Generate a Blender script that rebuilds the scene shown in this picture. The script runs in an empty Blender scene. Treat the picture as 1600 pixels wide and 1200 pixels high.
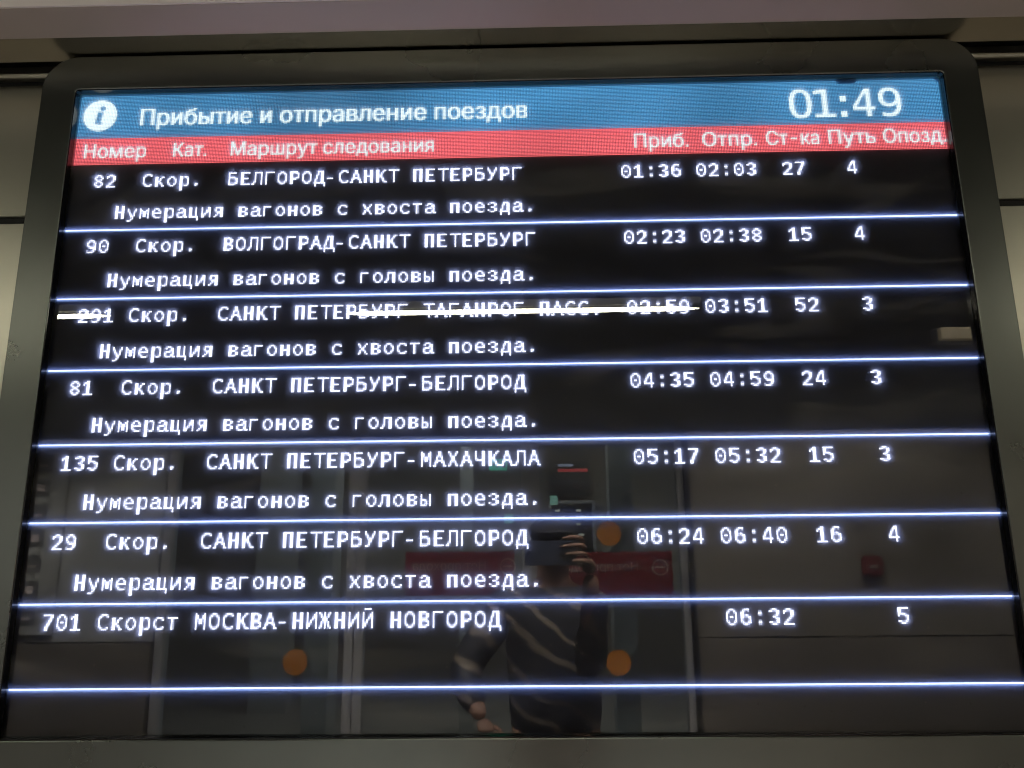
import bpy, bmesh, math, random
from mathutils import Vector, Matrix
random.seed(7)
S = bpy.context.scene
COL = S.collection

# ------------------------------------------------------------------ camera, world, exposure
CAMP = Vector((0.0294, -1.2306, 1.6))
cam_d = bpy.data.cameras.new('camera')
cam = bpy.data.objects.new('camera', cam_d); COL.objects.link(cam)
R0 = Vector((0.99973778, 0.02074179, -0.00970324))      # right
R1 = Vector((-0.01392911, 0.21449587, -0.97662557))     # down
R2 = Vector((-0.01817566, 0.97650463, 0.21472854))      # forward
m = Matrix((R0, -R1, -R2)).transposed().to_4x4(); m.translation = CAMP
cam.matrix_world = m
cam_d.sensor_width = 36; cam_d.lens = 27.0
cam_d.clip_start = 0.01; cam_d.clip_end = 60
S.camera = cam

W = bpy.data.worlds.new('World'); S.world = W; W.use_nodes = True
W.node_tree.nodes['Background'].inputs[0].default_value = (0.9, 0.95, 1, 1)
W.node_tree.nodes['Background'].inputs[1].default_value = 0.02
S.view_settings.view_transform = 'Standard'; S.view_settings.look = 'None'
S.view_settings.exposure = 0; S.view_settings.gamma = 1
S.cycles.max_bounces = 8; S.cycles.filter_width = 1.1; S.cycles.transparent_max_bounces = 12
S.cycles.sample_clamp_indirect = 4
S.cycles.caustics_reflective = False; S.cycles.caustics_refractive = False

# ------------------------------------------------------------------ helpers
def link(o, parent=None):
    COL.objects.link(o)
    if parent is not None: o.parent = parent
    return o

def tag(o, label=None, cat=None, group=None, kind=None):
    if label: o['label'] = label
    if cat: o['category'] = cat
    if group: o['group'] = group
    if kind: o['kind'] = kind
    return o

def empty(name, loc=(0, 0, 0)):
    o = bpy.data.objects.new(name, None); COL.objects.link(o); o.location = loc
    o.empty_display_size = .05
    return o

def mesh_obj(name, verts, faces, mats, parent=None, midx=None, smooth=False):
    me = bpy.data.meshes.new(name); me.from_pydata(verts, [], faces)
    for mm in (mats if isinstance(mats, (list, tuple)) else [mats]): me.materials.append(mm)
    if midx:
        me.polygons.foreach_set('material_index', midx)
    if smooth: me.polygons.foreach_set('use_smooth', [True] * len(me.polygons))
    me.update()
    o = bpy.data.objects.new(name, me); link(o, parent)
    if parent is not None: o.location = -parent.location
    return o

class MB:
    def __init__(s): s.bm = bmesh.new()
    def box(s, x0, x1, y0, y1, z0, z1, bev=0, seg=2):
        r = bmesh.ops.create_cube(s.bm, size=1)
        for v in r['verts']:
            v.co = Vector((x0 + (v.co.x + .5) * (x1 - x0), y0 + (v.co.y + .5) * (y1 - y0), z0 + (v.co.z + .5) * (z1 - z0)))
        if bev:
            es = set(e for v in r['verts'] for e in v.link_edges)
            bmesh.ops.bevel(s.bm, geom=list(es), offset=bev, segments=seg, affect='EDGES')
        return s
    def cyl(s, c, r, d, axis='Y', seg=32, r2=None, bev=0):
        q = bmesh.ops.create_cone(s.bm, cap_ends=True, segments=seg, radius1=r, radius2=r if r2 is None else r2, depth=d)
        rot = {'Y': Matrix.Rotation(math.pi / 2, 4, 'X'), 'X': Matrix.Rotation(math.pi / 2, 4, 'Y'), 'Z': Matrix.Identity(4)}[axis]
        bmesh.ops.transform(s.bm, matrix=Matrix.Translation(c) @ rot, verts=q['verts'])
        return s
    def ball(s, c, r, sc=(1, 1, 1), seg=20):
        q = bmesh.ops.create_uvsphere(s.bm, u_segments=seg, v_segments=seg // 2 + 2, radius=r)
        bmesh.ops.transform(s.bm, matrix=Matrix.Translation(c) @ Matrix.Diagonal((*sc, 1)), verts=q['verts'])
        return s
    def build(s, name, mat, parent=None, smooth=False):
        me = bpy.data.meshes.new(name); s.bm.to_mesh(me); s.bm.free()
        for mm in (mat if isinstance(mat, (list, tuple)) else [mat]): me.materials.append(mm)
        if smooth: me.polygons.foreach_set('use_smooth', [True] * len(me.polygons))
        o = bpy.data.objects.new(name, me); link(o, parent)
        if parent is not None: o.location = -parent.location
        return o

def mat(name, col, rough=.5, metal=0, emit=None, es=0, noise=None, bump=0, scale=6, stretch=(1, 1, 1), spec=.5, sample=True):
    M = bpy.data.materials.new(name); M.use_nodes = True
    nt = M.node_tree; b = nt.nodes['Principled BSDF']
    b.inputs['Base Color'].default_value = (*col, 1); b.inputs['Roughness'].default_value = rough
    b.inputs['Metallic'].default_value = metal; b.inputs['Specular IOR Level'].default_value = spec
    if emit:
        b.inputs['Emission Color'].default_value = (*emit, 1); b.inputs['Emission Strength'].default_value = es
    if noise:
        tc = nt.nodes.new('ShaderNodeTexCoord'); mp = nt.nodes.new('ShaderNodeMapping'); mp.inputs['Scale'].default_value = stretch
        nz = nt.nodes.new('ShaderNodeTexNoise'); nz.inputs['Scale'].default_value = scale; nz.inputs['Detail'].default_value = 6
        nt.links.new(tc.outputs['Object'], mp.inputs[0]); nt.links.new(mp.outputs[0], nz.inputs['Vector'])
        mx = nt.nodes.new('ShaderNodeMix'); mx.data_type = 'RGBA'
        mx.inputs[6].default_value = (*[c * (1 - noise) for c in col], 1); mx.inputs[7].default_value = (*[min(1, c * (1 + noise)) for c in col], 1)
        nt.links.new(nz.outputs['Fac'], mx.inputs[0]); nt.links.new(mx.outputs[2], b.inputs['Base Color'])
        mr = nt.nodes.new('ShaderNodeMapRange'); mr.inputs[3].default_value = rough * (1 - noise * .6); mr.inputs[4].default_value = min(1, rough * (1 + noise * .6))
        nt.links.new(nz.outputs['Fac'], mr.inputs[0]); nt.links.new(mr.outputs[0], b.inputs['Roughness'])
        if bump:
            bp = nt.nodes.new('ShaderNodeBump'); bp.inputs['Strength'].default_value = bump; bp.inputs['Distance'].default_value = .002
            nt.links.new(nz.outputs['Fac'], bp.inputs['Height']); nt.links.new(bp.outputs[0], b.inputs['Normal'])
    if not sample: M.cycles.emission_sampling = 'NONE'
    return M

def led(name, col, st, var=0.0):
    """light of one kind of LED; slow unevenness between modules"""
    M = bpy.data.materials.new(name); M.use_nodes = True; nt = M.node_tree
    nt.nodes.remove(nt.nodes['Principled BSDF'])
    e = nt.nodes.new('ShaderNodeEmission'); e.inputs[0].default_value = (*col, 1); e.inputs[1].default_value = st
    if var:
        tc = nt.nodes.new('ShaderNodeTexCoord'); nz = nt.nodes.new('ShaderNodeTexNoise'); nz.inputs['Scale'].default_value = 3.5; nz.inputs['Detail'].default_value = 1
        mr = nt.nodes.new('ShaderNodeMapRange'); mr.inputs[1].default_value = .3; mr.inputs[2].default_value = .7
        mr.inputs[3].default_value = st * (1 - var); mr.inputs[4].default_value = st * (1 + var)
        nt.links.new(tc.outputs['Object'], nz.inputs['Vector']); nt.links.new(nz.outputs['Fac'], mr.inputs[0]); nt.links.new(mr.outputs[0], e.inputs[1])
    nt.links.new(e.outputs[0], nt.nodes['Material Output'].inputs[0])
    M.cycles.emission_sampling = 'NONE'
    return M

# ------------------------------------------------------------------ materials
M_frame = mat('brushed_dark_steel', (.165, .176, .166), .28, 1, noise=.20, scale=5, stretch=(1, 1, 1))
M_panel = mat('wall_metal', (.58, .57, .50), .31, 1, noise=.08, scale=2.5)
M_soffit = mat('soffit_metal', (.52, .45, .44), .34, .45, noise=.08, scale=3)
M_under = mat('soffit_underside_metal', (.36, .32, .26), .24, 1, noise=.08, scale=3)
M_lip = mat('pale_painted_lip', (.93, .87, .89), .5, 0, noise=.03, scale=3)
M_recess = mat('black_gloss_plastic', (.006, .006, .007), .12)
M_gap = mat('black_gap', (.006, .006, .006), .7)
M_wall = mat('hall_wall_grey', (.44, .44, .42), .7, noise=.06, scale=2)
M_wallb = mat('hall_wall_brown', (.27, .24, .20), .7, noise=.18, scale=2.2, stretch=(1, 1, .5))
M_wains = mat('stone_wainscot', (.20, .175, .15), .5, noise=.25, scale=4)
M_dark = mat('dark_ceiling', (.03, .029, .027), .8, noise=.3, scale=1.2)
M_floor = mat('stone_floor', (.42, .39, .35), .3, noise=.15, scale=5)
M_alu = mat('door_aluminium', (.50, .49, .49), .4, .1, noise=.05, scale=4)
M_black = mat('black_plastic', (.02, .02, .022), .4)
M_white = mat('white_print', (.8, .8, .78), .5)
M_red = mat('red_film', (.20, .018, .022), .5, noise=.05, scale=4)
M_orange = mat('orange_film', (.75, .27, .03), .5, noise=.05, scale=8)
M_green = mat('green_sign', (.02, .30, .16), .4, emit=(.1, .75, .45), es=2.2)
M_skin = mat('skin', (.42, .25, .18), .5, noise=.06, scale=14)
M_tube = mat('lit_tube', (.9, .9, .8), .4, emit=(1, .94, .70), es=30)
M_tubedim = mat('dim_lamp', (.18, .15, .10), .5, emit=(1, .80, .45), es=.30)
M_lampbody = mat('lamp_housing', (.6, .6, .58), .4, .2)
M_trousers = mat('dark_trousers', (.025, .026, .032), .8, noise=.3, scale=14, bump=.4)
M_cap = mat('dark_cap', (.03, .03, .035), .8, noise=.2, scale=30)
M_hair = mat('dark_hair', (.02, .014, .01), .6)
M_phone = mat('phone_back', (.05, .06, .09), .15)
M_lens = mat('phone_lens', (.01, .01, .02), .05)
M_shoe = mat('shoe', (.02, .02, .02), .5)

M_picto = mat('dark_grey_print', (.16, .16, .16), .5)
M_print = mat('grey_print', (.8, .7, .7), .5)
def jacket_mat():
    M = bpy.data.materials.new('patterned_jacket'); M.use_nodes = True; nt = M.node_tree; b = nt.nodes['Principled BSDF']
    tc = nt.nodes.new('ShaderNodeTexCoord'); mp = nt.nodes.new('ShaderNodeMapping'); mp.inputs['Rotation'].default_value = (.3, .9, .2)
    nz = nt.nodes.new('ShaderNodeTexWave'); nz.inputs['Scale'].default_value = 3.6; nz.inputs['Distortion'].default_value = 6; nz.inputs['Detail'].default_value = 2; nz.inputs['Detail Scale'].default_value = 1.3
    cr = nt.nodes.new('ShaderNodeValToRGB'); e = cr.color_ramp.elements
    e[0].position = .80; e[0].color = (.020, .021, .028, 1); e[1].position = .98; e[1].color = (.20, .165, .13, 1)
    nt.links.new(tc.outputs['Object'], mp.inputs[0]); nt.links.new(mp.outputs[0], nz.inputs['Vector']); nt.links.new(nz.outputs['Fac'], cr.inputs[0])
    nt.links.new(cr.outputs[0], b.inputs['Base Color']); b.inputs['Roughness'].default_value = .6
    return M
M_jacket = jacket_mat()

def clear_glass(name, tint, refl, rough=0.0):
    M = bpy.data.materials.new(name); M.use_nodes = True; nt = M.node_tree; nt.nodes.remove(nt.nodes['Principled BSDF'])
    fr = nt.nodes.new('ShaderNodeFresnel'); fr.inputs[0].default_value = refl
    tr = nt.nodes.new('ShaderNodeBsdfTransparent'); tr.inputs[0].default_value = (*tint, 1)
    gl = nt.nodes.new('ShaderNodeBsdfGlossy'); gl.inputs['Roughness'].default_value = rough
    mx = nt.nodes.new('ShaderNodeMixShader')
    ge = nt.nodes.new('ShaderNodeNewGeometry'); iv = nt.nodes.new('ShaderNodeMath'); iv.operation = 'SUBTRACT'; iv.inputs[0].default_value = 1
    mu = nt.nodes.new('ShaderNodeMath'); mu.operation = 'MULTIPLY'; mu.name = 'front_only'
    nt.links.new(ge.outputs['Backfacing'], iv.inputs[1]); nt.links.new(iv.outputs[0], mu.inputs[0]); nt.links.new(fr.outputs[0], mu.inputs[1])
    iv.name = 'outer_face'; ge.name = 'inner_face'
    nt.links.new(mu.outputs[0], mx.inputs[0]); nt.links.new(tr.outputs[0], mx.inputs[1]); nt.links.new(gl.outputs[0], mx.inputs[2])
    nt.links.new(mx.outputs[0], nt.nodes['Material Output'].inputs[0])
    return M, nt, mx, tr, gl
M_doorglass = clear_glass('door_glass', (.72, .76, .78), 1.45)[0]
M_cover, cnt, cmx, ctr, cgl = clear_glass('cover_glass', (.97, .97, .97), 1.85, 0.0)
# wiped smears and dust: faint milky film where a stretched noise is high
tc = cnt.nodes.new('ShaderNodeTexCoord')
mp = cnt.nodes.new('ShaderNodeMapping'); mp.inputs['Scale'].default_value = (1.2, 1, 5); mp.inputs['Rotation'].default_value = (0, .25, 0)
nz = cnt.nodes.new('ShaderNodeTexNoise'); nz.inputs['Scale'].default_value = 3; nz.inputs['Detail'].default_value = 8; nz.inputs['Distortion'].default_value = 1.2
mr = cnt.nodes.new('ShaderNodeMapRange'); mr.inputs[1].default_value = .52; mr.inputs[2].default_value = .78; mr.inputs[3].default_value = .001; mr.inputs[4].default_value = .065
df = cnt.nodes.new('ShaderNodeBsdfDiffuse'); df.inputs[0].default_value = (.8, .77, .7, 1)
m2 = cnt.nodes.new('ShaderNodeMixShader')
cnt.links.new(tc.outputs['Object'], mp.inputs[0]); cnt.links.new(mp.outputs[0], nz.inputs['Vector']); cnt.links.new(nz.outputs['Fac'], mr.inputs[0])
vo = cnt.nodes.new('ShaderNodeTexVoronoi'); vo.inputs['Scale'].default_value = 26
cnt.links.new(tc.outputs['Object'], vo.inputs['Vector'])
dm = cnt.nodes.new('ShaderNodeMapRange'); dm.inputs[1].default_value = .03; dm.inputs[2].default_value = .06; dm.inputs[3].default_value = .10; dm.inputs[4].default_value = 0
cnt.links.new(vo.outputs['Distance'], dm.inputs[0])
ad = cnt.nodes.new('ShaderNodeMath'); ad.operation = 'ADD'; cnt.links.new(mr.outputs[0], ad.inputs[0]); cnt.links.new(dm.outputs[0], ad.inputs[1])
cnt.links.new(ad.outputs[0], m2.inputs[0]); cnt.links.new(cmx.outputs[0], m2.inputs[1]); cnt.links.new(df.outputs[0], m2.inputs[2])
cnt.links.new(m2.outputs[0], cnt.nodes['Material Output'].inputs[0])
# added diffusing layer standing in for lens bloom: spreads LED light, blue most
tl = cnt.nodes.new('ShaderNodeBsdfTranslucent'); tl.inputs[0].default_value = (.55, .62, 1.0, 1)
m3 = cnt.nodes.new('ShaderNodeMixShader'); m3n = cnt.nodes.new('ShaderNodeMath'); m3n.operation = 'MULTIPLY'; m3n.inputs[1].default_value = 0.4
cnt.links.new(cnt.nodes['inner_face'].outputs['Backfacing'], m3n.inputs[0]); cnt.links.new(m3n.outputs[0], m3.inputs[0])
cnt.links.new(m2.outputs[0], m3.inputs[1]); cnt.links.new(tl.outputs[0], m3.inputs[2])
cnt.links.new(m3.outputs[0], cnt.nodes['Material Output'].inputs[0])

# ------------------------------------------------------------------ the board: sizes
PH, PV = .00271, .1251534 / 46       # pitch of the LEDs
NC = 568
X0 = -NC * PH / 2
ZR = 2.154                            # centre of the first dividing line = row 0
ZTOP = ZR + 98.5 * PV; ZBOT = ZR - 298.5 * PV
YF = -.022                            # front of the frame
YW = .05                              # wall behind

# ------------------------------------------------------------------ setting: the wall behind the board
wall = MB().box(-7, 7, .056, .2, 0, 3.2).build('wall', M_gap); tag(wall, kind='structure')
wall.parent = None
def panel(x0, x1, z0, z1):
    o = MB().box(x0, x1, YW - .002, .0555, z0, z1, .0015, 1).build('wall_panel', M_panel, None)
    o.parent = wall
    return o
for k in range(-5, 5):
    xa, xb = -.32 + k * 1.32, -.32 + (k + 1) * 1.32 - .006
    for za, zb in ((ZR + .052, ZR + .318), (ZR - .90, ZR + .038), (.02, ZR - .914)):
        panel(xa, xb, za, zb)
trim = MB().box(-7, 7, .034, .0555, ZR + .327, ZR + .352, .006, 3).build('trim_rail', M_panel); trim.parent = wall

# soffit over the board
prof = [(-.006, 2.4835), (-.070, 2.4835), (-.073, 2.4850), (-.121, 2.5025), (-.121, 2.66), (-.006, 2.66)]
v = [(x, y, z) for x in (-7, 7) for y, z in prof]; n = len(prof)
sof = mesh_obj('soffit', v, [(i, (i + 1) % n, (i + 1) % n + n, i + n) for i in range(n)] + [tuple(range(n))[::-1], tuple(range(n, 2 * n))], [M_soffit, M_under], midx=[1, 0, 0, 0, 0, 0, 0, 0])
tag(sof, kind='structure')
lip = MB().box(-7, 7, -.1245, -.1212, 2.5035, 3.2).build('pale_fascia', M_lip); lip.parent = sof

# ------------------------------------------------------------------ the board
board = empty('departure_board', (0, .03, ZR - .99))
tag(board, 'large grey framed LED departure board listing train times below a metal soffit', 'departure board')

def ring(xo, zo0, zo1, ro, xi, zi0, zi1, ri, n=12):
    def loop(x, z0, z1, rt, rb):
        P = []
        for cx, cz, a0, r in ((x - rt, z1 - rt, 0, rt), (-x + rt, z1 - rt, 90, rt), (-x + rb, z0 + rb, 180, rb), (x - rb, z0 + rb, 270, rb)):
            for i in range(n + 1):
                a = math.radians(a0 + 90 * i / n); P.append((cx + r * math.cos(a), cz + r * math.sin(a)))
        return P
    return loop(xo, zo0, zo1, *ro), loop(xi, zi0, zi1, *ri)

def frame_mesh(name, L, y0, y1, mt, parent, bevel=.002):
    lo, li = L; n = len(lo); v = []; f = []
    for loop in (lo, li):
        for y in (y0, y1): v += [(x, y, z) for x, z in loop]
    # 0 outer front, 1 outer back, 2 inner front, 3 inner back
    for i in range(n):
        j = (i + 1) % n
        f += [(i, j, 2 * n + j, 2 * n + i), (n + j, n + i, 3 * n + i, 3 * n + j), (j, i, n + i, n + j), (2 * n + i, 2 * n + j, 3 * n + j, 3 * n + i)]
    o = mesh_obj(name, v, f, mt, parent)
    if bevel:
        b = o.modifiers.new('bevel', 'BEVEL'); b.width = bevel; b.segments = 2; b.limit_method = 'ANGLE'; b.angle_limit = math.radians(50)
    return o
XI, ZI0, ZI1 = .7665, ZR - .8185, ZR + .2605
frame = frame_mesh('frame', ring(.8275, ZR - .95, ZR + .3265, (.062, .03), XI, ZI0, ZI1, (.006, .004)), YF, .0475, M_frame, board)
rim = frame_mesh('recess_rim', ring(.7845, ZI0 - .004, ZI1 + .009, (.006, .004), .7715, ZI0 + .0005, ZI1 - .0005 + .008, (.006, .004)), -.0085, .0005, M_recess, board, 0)
side = frame_mesh('recess_side', ring(XI + .0004, ZI0 - .0004, ZI1 + .0004, (.006, .004), XI - .0012, ZI0 + .0012, ZI1 - .0012, (.005, .003)), YF + .0015, -.0088, M_recess, board, 0)
backing = MB().box(-.80, .80, .006, .0475, ZR - .93, ZR + .30).build('housing', M_black, board)

# module face: black, with the dark bodies of the unlit LEDs as a fine grid in the material
def module_mat():
    M = bpy.data.materials.new('led_module_face'); M.use_nodes = True; nt = M.node_tree; b = nt.nodes['Principled BSDF']
    tc = nt.nodes.new('ShaderNodeTexCoord'); sx = nt.nodes.new('ShaderNodeSeparateXYZ'); nt.links.new(tc.outputs['Object'], sx.inputs[0])
    out = []
    for ax, p in ((0, PH), (2, PV)):
        d = nt.nodes.new('ShaderNodeMath'); d.operation = 'DIVIDE'; d.inputs[1].default_value = p; nt.links.new(sx.outputs[ax], d.inputs[0])
        fr = nt.nodes.new('ShaderNodeMath'); fr.operation = 'FRACT'; nt.links.new(d.outputs[0], fr.inputs[0])
        s = nt.nodes.new('ShaderNodeMath'); s.operation = 'SUBTRACT'; s.inputs[1].default_value = .5; nt.links.new(fr.outputs[0], s.inputs[0])
        a = nt.nodes.new('ShaderNodeMath'); a.operation = 'ABSOLUTE'; nt.links.new(s.outputs[0], a.inputs[0])
        c = nt.nodes.new('ShaderNodeMath'); c.operation = 'LESS_THAN'; c.inputs[1].default_value = .33; nt.links.new(a.outputs[0], c.inputs[0]); out.append(c)
    mu = nt.nodes.new('ShaderNodeMath'); mu.operation = 'MULTIPLY'; nt.links.new(out[0].outputs[0], mu.inputs[0]); nt.links.new(out[1].outputs[0], mu.inputs[1])
    mx = nt.nodes.new('ShaderNodeMix'); mx.data_type = 'RGBA'; mx.inputs[6].default_value = (.004, .004, .005, 1); mx.inputs[7].default_value = (.027, .025, .025, 1)
    nt.links.new(mu.outputs[0], mx.inputs[0]); nt.links.new(mx.outputs[2], b.inputs['Base Color']); b.inputs['Roughness'].default_value = .6
    return M
face = MB().box(-.7845, .7845, 0, .0058, ZI0 - .004, ZI1 + .012).build('display_panel', module_mat(), board)

GLASS_Y0, GLASS_Y1 = -.0082, -.0045
cover = MB().box(-.7712, .7712, GLASS_Y0, GLASS_Y1, ZI0 + .0008, ZI1 + .0072).build('cover_glass', M_cover, board)

# ------------------------------------------------------------------ lit LEDs, each a small square standing on the module face
WHITE = (.80, .84, 1.0)
L_w = [None, led('led_white_dim', WHITE, .30), led('led_white_half', WHITE, 1.0), led('led_white', WHITE, 3.6)]
L_line = led('led_line', (.50, .62, 1.0), 5.0)
L_line2 = led('led_line_dim', (.3, .5, 1.0), 5.0 * .13)
HW = (.86, 1.0, .90)
BLUE, RED = (.075, .29, .48), (1.0, .15, .15)
def lerp(a, b, t): return tuple(x + (y - x) * t for x, y in zip(a, b))
HS = 1.5
L_blue = led('led_blue', BLUE, HS * 1.6, .32); L_red = led('led_red', RED, HS * 1.75, .14)
L_bt = [None] + [led('led_on_blue', lerp(BLUE, HW, t), HS * (1 + .25 * t)) for t in (.3, .65, 1)]
L_rt = [None] + [led('led_on_red', lerp(RED, HW, t), HS * (1 + .12 * t)) for t in (.25, .6, 1)]
LEVEL = {'.': 0, '-': 1, '+': 2, '#': 3}
YL = -.0006
def leds(name, cells, mats, fill=.86, label=None, fx=None):
    """cells: (column, row, level); row counts upwards from the first dividing line"""
    v = []; f = []; mi = []
    hx = PH * (fx or fill) / 2; hz = PV * fill / 2
    for c, r, l in cells:
        x = X0 + (c + .5) * PH; z = ZR + r * PV; n = len(v)
        v += [(x - hx, YL, z - hz), (x + hx, YL, z - hz), (x + hx, YL, z + hz), (x - hx, YL, z + hz)]
        f.append((n, n + 1, n + 2, n + 3)); mi.append(l - 1)
    o = mesh_obj(name, v, f, mats, None, mi)
    o.parent = face; o.matrix_parent_inverse = Matrix.Identity(4)
    if label: o['label'] = label
    return o

def bitmap(rows, above, col, base):
    """rows from the top; the row just above the baseline is row `base`"""
    out = []
    for i, s in enumerate(rows):
        for j, ch in enumerate(s):
            l = LEVEL.get(ch, 0)
            if l: out.append((col + j, base + above - 1 - i, l))
    return out

# the 8-column character set of the timetable: nine rows of capitals, rows after the ninth hang below the baseline
FONT = {}
def G(chars, art, up=0):
    rows = art.split('/')
    for ch in chars: FONT[ch] = (rows, 9 + up)
FONT['0'] = (['..+##+', '.+#--#+', '.#+..+#', '.#.--.#', '.#.##.#', '.#.--.#', '.#+..+#', '.+#--#+', '..+##+'], 9)
G('1', '...##/.+###/.#.##/...##/...##/...##/...##/...##/.######')
G('2', '..+##+/.##++##/.#...##/.....##/....+#+/...+#+/..+#+/.+#+/.######')
G('3', '..+##+/.##++##/.....##/....+#+/...##+/....+##/.....##/.##++##/..+##+')
G('4', '....##/...###/..+#.#/..#+.#/.+#..#/.#+..#/.######/.....#/.....#')
G('5', '.######/.##/.##/.####+/.#..+##/.....+#/.....+#/.##++#+/..+##+')
G('6', '..+###/.+#+.+/.##/.##+#+/.##++##/.#+..+#/.#+..+#/.+#++##/..+##+')
G('7', '.######/.....##/....+#+/....##/...+#+/...##/..+#+/..##/..##')
G('8', '..+##+/.+#++#+/.#+..+#/.+#++#+/..+##+/.+#++#+/.#+..+#/.+#++#+/..+##+')
G('9', '..+##+/.+#++#+/.#+..+#/.#+..+#/.+#+++#/..+####/.....##/.+..+#+/.+###+')
G(':', '/....+/...##/....+//////...##/....##')
FONT[':'] = (['', '...++', '...##', '...++', '', '', '...++', '...##', '...++'], 9)
G('.', '////////....##'.replace('////////', '////// /'.replace(' ', '')))
FONT['.'] = ([''] * 6 + ['...-', '...##', '...#+'], 9)
G('-', '/////.####')
G('А', '...##/...##/..+##+/..#++#/..#..#/.+####+/.##..##/.#....#/##....##')
G('Б', '.#####/.#/.#/.####+/.#+++##/.#...+#/.#...+#/.#+++##/.####+')
G('В', '.####+/.##++##/.##..##/.##++#+/.#####/.##++##/.##...#/.##++##/.####+')
G('Г', '.######/.#/.#/.#/.#/.#/.#/.#/.#')
G('Д', '...####/...#.##/..+#.##/..#+.##/..#..##/.+#..##/.#+..##/.#...##/#######/#.....#/#.....#')
FONT['Д'] = (['...####', '...#.##', '..+#.##', '..#+.##', '..#..##', '.+#..##', '.#+..##', '.#+..##', '+#######', '.#.....#', '.#.....#'], 9)
G('Е', '.######/.##/.##/.##/.#####/.##/.##/.##/.######')
G('Ж', '#+.#.+#/+#.#.#+/.#+#+#/..###/..###/.#+#+#/.#.#.#/+#.#.#+/#+.#.+#')
G('И', '.#....#/.#...##/.#..+##/.#..#+#/.#.#+.#/.#+#..#/.##+..#/.##...#/.#....#')
FONT['Й'] = (['..####', ''] + FONT['И'][0], 11)
G('К', '.##..+#+/.##..#+/.##.#+/.##+#/.####/.##+#+/.##.+#/.##..#+/.##..+##')
G('Л', '..#####/..#...#/..#...#/..#...#/..#...#/..#...#/.+#...#/.#+...#/##....#')
G('М', '.#....#/.##..##/.##..##/.#+##+#/.#+##+#/.#.##.#/.#....#/.#....#/.#....#')
G('Н', '.##..##/.##..##/.##..##/.##..##/.######/.##..##/.##..##/.##..##/.##..##')
G('О', '..+##+/.+#++#+/.#+..+#/.#....#/.#....#/.#....#/.#+..+#/.+#++#+/..+##+')
G('П', '.######/.##..##/.##..##/.##..##/.##..##/.##..##/.##..##/.##..##/.##..##')
G('Р', '.#####/.##++##/.##...#/.##...#/.##++##/.####+/.##/.##/.##')
G('С', '..+###+/.+#+.+#/.#+/.#/.#/.#/.#+/.+#+.+#/..+###+')
G('Т', '.######+/...##/...#/...#/...#/...#/...#/...#/...#')
FONT['Т'] = (['.#######'] + ['....#'] * 8, 9)
G('У', '.#....#/.#+..+#/.+#..#+/..#++#/..+##+/...##/...#+/..+#/.##+')
G('Х', '.#+..+#/.+#..#+/..#++#/..+##/...##/..+##+/..#++#/.+#..#+/.#+..+#')
G('Ч', '.#...##/.#...##/.#...##/.#...##/.#+..##/.+#####/.....##/.....##/.....##')
def lo(ch, art, up=0): FONT[ch] = (['', ''] + art.split('/'), 9)
lo('а', '..+##+/.+#..##/....+##/.+###+#/.#+..+#/.#+..##/.+###+##')
lo('в', '.####+/.##..##/.##..#+/.####+/.##..##/.##..##/.####+')
lo('г', '.#####/.#/.#/.#/.#/.#/.#')
lo('д', '...###+/..+#.##/..#+.##/..#..##/.+#..##/.#+..##/+######/.#....#/.#....#')
lo('е', '..+##+/.+#..#+/.#+..+#/.######/.#+/.+#+..+/..+###+')
lo('з', '..+##+/.#+..##/.....#+/...##+/.....##/.#+..##/..+##+')
lo('и', '.#...##/.#..+##/.#..###/.#.+#+#/.#+#+.#/.##+..#/.##...#')
lo('к', '.##..##/.##.#+/.##+#/.###+/.##+#+/.##.+#/.##..##')
lo('л', '..#####/..#..##/..#..##/..#..##/.+#..##/.#+..##/##...##')
lo('м', '.#....#/.##..##/.#+##+#/.#+##+#/.#.##.#/.#.##.#/.#....#')
lo('н', '.##..##/.##..##/.##..##/.######/.##..##/.##..##/.##..##')
lo('о', '..+##+/.+#..#+/.#+..+#/.#....#/.#+..+#/.+#..#+/..+##+')
lo('п', '.######/.##..##/.##..##/.##..##/.##..##/.##..##/.##..##')
lo('р', '.##+##+/.##+.+#/.##...#/.##...#/.##...#/.##+.+#/.##+##+/.##/.##/.##')
lo('с', '..+###+/.+#..+#/.#+/.#/.#+/.+#..+#/..+###+')
lo('т', '.######/...#+/...#+/...#+/...#+/...#+/...#+')
lo('у', '.#....#/.#+..+#/.+#..#+/..#+.#/..+#+#/...##+/...+#/...#+/.##+')
lo('х', '.#+..+#/.+#..#/..#+#+/...##/..#+#+/.+#..#/.#+..+#')
lo('ц', '.##..#/.##..#/.##..#/.##..#/.##..#/.##..#/.######/......#/......#')
lo('ы', '.#....#/.#....#/.#....#/.###+.#/.#.+#.#/.#.+#.#/.###+.#')
lo('я', '..#####/.+#..##/.+#..##/..+####/...#+##/..#+.##/.#+..##')

def text(name, s, col, base, label):
    x = 0
    for w in s.split(' '):
        out = []
        for i, ch in enumerate(w):
            rows, above = FONT[ch]
            out += bitmap(rows, above, col + 8 * (x + i), base)
        leds(name, out, L_w[1:], .86, label if ' ' not in s else label.replace('@', w))
        x += len(w) + 1

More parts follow.
